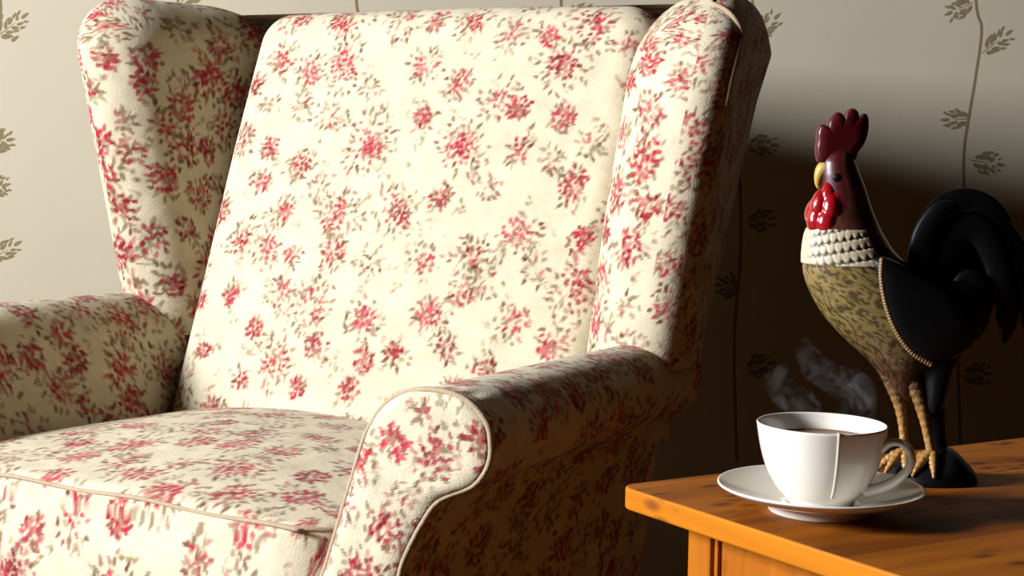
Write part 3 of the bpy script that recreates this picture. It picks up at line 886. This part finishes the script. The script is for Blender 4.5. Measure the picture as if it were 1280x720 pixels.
# legs, feet, support, base
for k, (pts, y) in enumerate((([(1106, 452), (1119, 484), (1129, 512), (1134, 545), (1136, 575)], -.004), ([(1130, 452), (1145, 486), (1155, 518), (1162, 548), (1168, 574)], -.012))):
    pc, _ = catmull([(rp(*p)[0], y, rp(*p)[1]) for p in pts], 60)
    rad = np.interp(np.linspace(0, 1, 60), [0, .35, .7, 1], [13, 9.0, 5.6, 5.4]) * RK * (1 + .05 * np.sin(np.arange(60) * 1.35))
    lg = link('leg', tube_mesh(pc, rad, 16), M_shank, rooster)
    ax_, az_ = rp(*pts[-1])
    for (dx_, dy_, n_) in ((-.026, -.004, 0), (-.021, -.016, 1), (-.004, -.022, 2), (.014, .006, 3)):
        q = [(ax_ + .001, y, az_ + .004), (ax_ + dx_ * .35, y + dy_ * .35, az_ + .002), (ax_ + dx_ * .75, y + dy_ * .75, az_ - .006), (ax_ + dx_, y + dy_, az_ - .013)]
        qc, _ = catmull(q, 24)
        rr = np.interp(np.linspace(0, 1, 24), [0, .6, 1], [.0042, .0034, .0012]) * (1 + .12 * np.sin(np.arange(24) * 1.8))
        link('toe', tube_mesh(qc, rr, 12), M_gold, lg)
sp_c, _ = catmull([(rp(*p)[0], .006, rp(*p)[1]) for p in ((1178, 440), (1175, 480), (1177, 520), (1180, 560), (1184, 598))], 40)
link('support', tube_mesh(sp_c, np.interp(np.linspace(0, 1, 40), [0, .3, .7, 1], [18, 12, 12, 17]) * RK, 20), M_black, rooster)
bm = bmesh.new()
bmesh.ops.create_uvsphere(bm, u_segments=64, v_segments=32, radius=1)
for v in bm.verts:
    x, y, z = v.co
    hgt = (.020 if z > 0 else .0) * (1 + .55 * math.exp(-((x - .42) / .35) ** 2))
    v.co = Vector((.004 + x * .040, y * .034, max(0.0, z) ** .8 * hgt if z > 0 else 0.0))
bmesh.ops.remove_doubles(bm, verts=bm.verts[:], dist=1e-5)
link('base', bm_mesh(bm), M_black, rooster)

# ================================================================== ROOM
YW, XL, XR, ZT = 2.90, -3.0, 2.3, 2.5
def sprig(x, z, ang, ln, n=4, wob=0.0):
    """Leaflet outlines of one printed sprig rooted at (x, z)."""
    out = []
    ca, sa_ = math.cos(ang), math.sin(ang)
    def leaf(lx, lz, a, l, w):
        pts = []
        for k in range(10):
            t = k / 10 * 2 * PI
            p, q = math.cos(t) * l / 2, math.sin(t) * w / 2 * (1 - .35 * math.cos(t))
            pts.append((lx + p * math.cos(a) - q * math.sin(a), lz + p * math.sin(a) + q * math.cos(a)))
        out.append(pts)
    def along(s, off, a, l, w):
        leaf(x + ca * s - sa_ * off, z + sa_ * s + ca * off, ang + a, l, w)
    along(ln * .35, 0, 0, ln * .7, .0022)
    for k in range(n):
        s = ln * (.30 + .60 * k / n)
        sc = (1.0 - .45 * k / n) * random.uniform(.85, 1.15)
        for sd in (-1, 1):
            along(s + random.uniform(-.003, .003), sd * .010 * sc, sd * random.uniform(.2, .9), .021 * sc, .0085 * sc)
            along(s + .011 + random.uniform(-.002, .002), sd * random.uniform(.014, .021) * sc, sd * random.uniform(.0, .7), .016 * sc, .0068 * sc)
    along(ln * .97, 0, 0, .018, .007)
    return out
leaves, stems = [], []
def stem(pts, w):
    pc, _ = catmull(pts, 160)
    t = np.gradient(pc, axis=0)
    t /= np.linalg.norm(t, axis=1)[:, None]
    nrm = np.stack([-t[:, 1], t[:, 0]], 1)
    for k in range(159):
        a, b, c, d = pc[k] + nrm[k] * w / 2, pc[k + 1] + nrm[k + 1] * w / 2, pc[k + 1] - nrm[k + 1] * w / 2, pc[k] - nrm[k] * w / 2
        stems.append([tuple(a), tuple(b), tuple(c), tuple(d)])
def vine(x, zoff=0.0, sprigs=(), w=.0058):
    stem([(x + .004, 2.45), (x - .012, 2.1), (x + .014, 1.7), (x - .010, 1.42), (x + .004, 1.17 + zoff), (x + .016, 1.115 + zoff), (x + .006, 1.02 + zoff), (x - .004, .95 + zoff), (x - .012, .87 + zoff), (x - .006, .70 + zoff), (x - .014, .52 + zoff), (x - .004, .3)], w)
    for dx, z, ang, ln in sprigs:
        leaves.extend(sprig(x + dx, z + zoff, ang, ln))
SPR = [(.014, 1.068, R(38), .070), (.002, 1.165, R(205), .055), (.0, .948, R(184), .050), (-.006, .872, R(-8), .066), (-.012, .775, R(150), .030),
       (-.006, .60, R(20), .06), (-.010, .47, R(5), .055), (-.008, .68, R(170), .05), (.0, 1.30, R(30), .07), (.004, 1.42, R(160), .06), (.008, 1.6, R(30), .07), (.0, 1.8, R(200), .06)]
SPR2 = [(.002, 1.085, R(42), .070), (.0, .89, R(0), .055), (.0, .745, R(10), .055), (.0, .62, R(170), .05), (.0, .47, R(15), .06), (.0, 1.3, R(150), .06), (.0, 1.5, R(30), .06)]
SPR3 = [(.004, 1.055, R(38), .075), (.0, .860, R(12), .042), (.0, .775, R(15), .036), (.0, .640, R(32), .070), (.0, .52, R(20), .06), (.0, 1.25, R(20), .06)]
vine(.853, 0, SPR)
vine(.436, .0, SPR2)
vine(.07, .03, SPR)
vine(-.30, -.02, SPR2)
vine(-.64, .06, SPR)
vine(-.972, 0, SPR3)
vine(-1.36, .1, SPR)
vine(-1.75, -.05, SPR2)
vine(1.26, .05, SPR2)
vine(1.65, -.03, SPR)
wx0, wx1, wz0, wz1 = XL, XR, 0.0, ZT
verts = [(wx0, wz0), (wx1, wz0), (wx1, wz1), (wx0, wz1)]
faces = [[0, 1, 2, 3]]
kinds = [0]
for kd, polys in ((1, leaves), (2, stems)):
    for poly in polys:
        b0 = len(verts)
        if sum(poly[k - 1][0] * poly[k][1] - poly[k][0] * poly[k - 1][1] for k in range(len(poly))) < 0:
            poly = poly[::-1]
        verts.extend([(p[0] * .96, .889 + (p[1] - .889) * .96) for p in poly])
        faces.append(list(range(b0, b0 + len(poly))))
        kinds.append(kd)
vo_, eo_, fo_, ov, oe, of = geometry.delaunay_2d_cdt([Vector(v) for v in verts], [], faces, 0, 1e-6)
me = bpy.data.meshes.new('papered_wall')
me.from_pydata([(v.x, 0, v.y) for v in vo_], [], [list(f) for f in fo_])
mi = []
for src in of:
    ks = [kinds[s] for s in src]
    mi.append(1 if 1 in ks else (2 if 2 in ks else 0))
wall = link('wall_back', me, [M_wall, M_leaf, M_stem], smooth=False)
me.polygons.foreach_set('material_index', mi)
wall.location = (0, YW, 0)
tag(wall, 'cream wallpaper printed with climbing leafy vines behind the armchair', 'wall', kind='structure')

def struct(name, me, m):
    o = link(name, me, m, smooth=False)
    o['kind'] = 'structure'
    return o
struct('floor', box_mesh(XL - .1, XR, -1.2, YW, -.05, 0, 0), M_floor)
# left wall with the window that lights the room (out of frame)
WY0, WY1, WZ0, WZ1 = .22, 1.22, 1.36, 2.24
bm = bmesh.new()
for (y0, y1, z0, z1) in ((-1.2, WY0, 0, ZT), (WY1, YW, 0, ZT), (WY0, WY1, 0, WZ0), (WY0, WY1, WZ1, ZT)):
    mt = Matrix.Translation((XL - .05, (y0 + y1) / 2, (z0 + z1) / 2)) @ Matrix.Diagonal((.1, y1 - y0, z1 - z0, 1))
    bmesh.ops.create_cube(bm, size=1, matrix=mt)
bmesh.ops.remove_doubles(bm, verts=bm.verts[:], dist=1e-4)
struct('wall_left', bm_mesh(bm), plain('dark_low_bounce', (.10, .05, .025), .7, .2, var=.2))  # unseen wall given a dark finish to cut bounce light into the shadows
bm = bmesh.new()
f = .04
for (y0, y1, z0, z1) in ((WY0, WY0 + f, WZ0, WZ1), (WY1 - f, WY1, WZ0, WZ1), (WY0 + f, WY1 - f, WZ0, WZ0 + f), (WY0 + f, WY1 - f, WZ1 - f, WZ1)):
    mt = Matrix.Translation((XL - .06, (y0 + y1) / 2, (z0 + z1) / 2)) @ Matrix.Diagonal((.05, y1 - y0, z1 - z0, 1))
    bmesh.ops.create_cube(bm, size=1, matrix=mt)
struct('window_1', bm_mesh(bm), M_paint)

# ================================================================== LIGHT
ld = bpy.data.lights.new('window_daylight', 'AREA')
ld.shape = 'RECTANGLE'
ld.size, ld.size_y = WY1 - WY0 - .1, WZ1 - WZ0 - .1
ld.energy = 372
ld.color = (1.0, 1.0, 1.08)
lo = bpy.data.objects.new('window_daylight', ld)
lo.location = (XL - .02, (WY0 + WY1) / 2, (WZ0 + WZ1) / 2)
lo.rotation_euler = Vector((1, 0, 0)).to_track_quat('-Z', 'Z').to_euler()
col.objects.link(lo)
w = bpy.data.worlds.new('room_ambience')
scn.world = w
w.use_nodes = True
bg = w.node_tree.nodes['Background']
bg.inputs['Color'].default_value = (1.0, .32, .09, 1)
bg.inputs['Strength'].default_value = .010

# ================================================================== CAMERA
cd = bpy.data.cameras.new('camera')
cam = bpy.data.objects.new('camera', cd)
col.objects.link(cam)
cd.sensor_width = 36
cd.lens = 2030 / 1280 * 36
cd.shift_y = -(360 - 175) / 1280
cd.clip_start = .05
cam.matrix_world = Matrix.Translation((0, 0, .889)) @ Matrix.Rotation(R(-1.3), 4, 'Y') @ Matrix.Rotation(R(90), 4, 'X')
scn.camera = cam
vs = scn.view_settings
scn.display_settings.display_device = 'sRGB'
vs.view_transform = 'Standard'
vs.look = 'None'
vs.exposure = 0.0
vs.gamma = 1.0
vs.use_curve_mapping = False
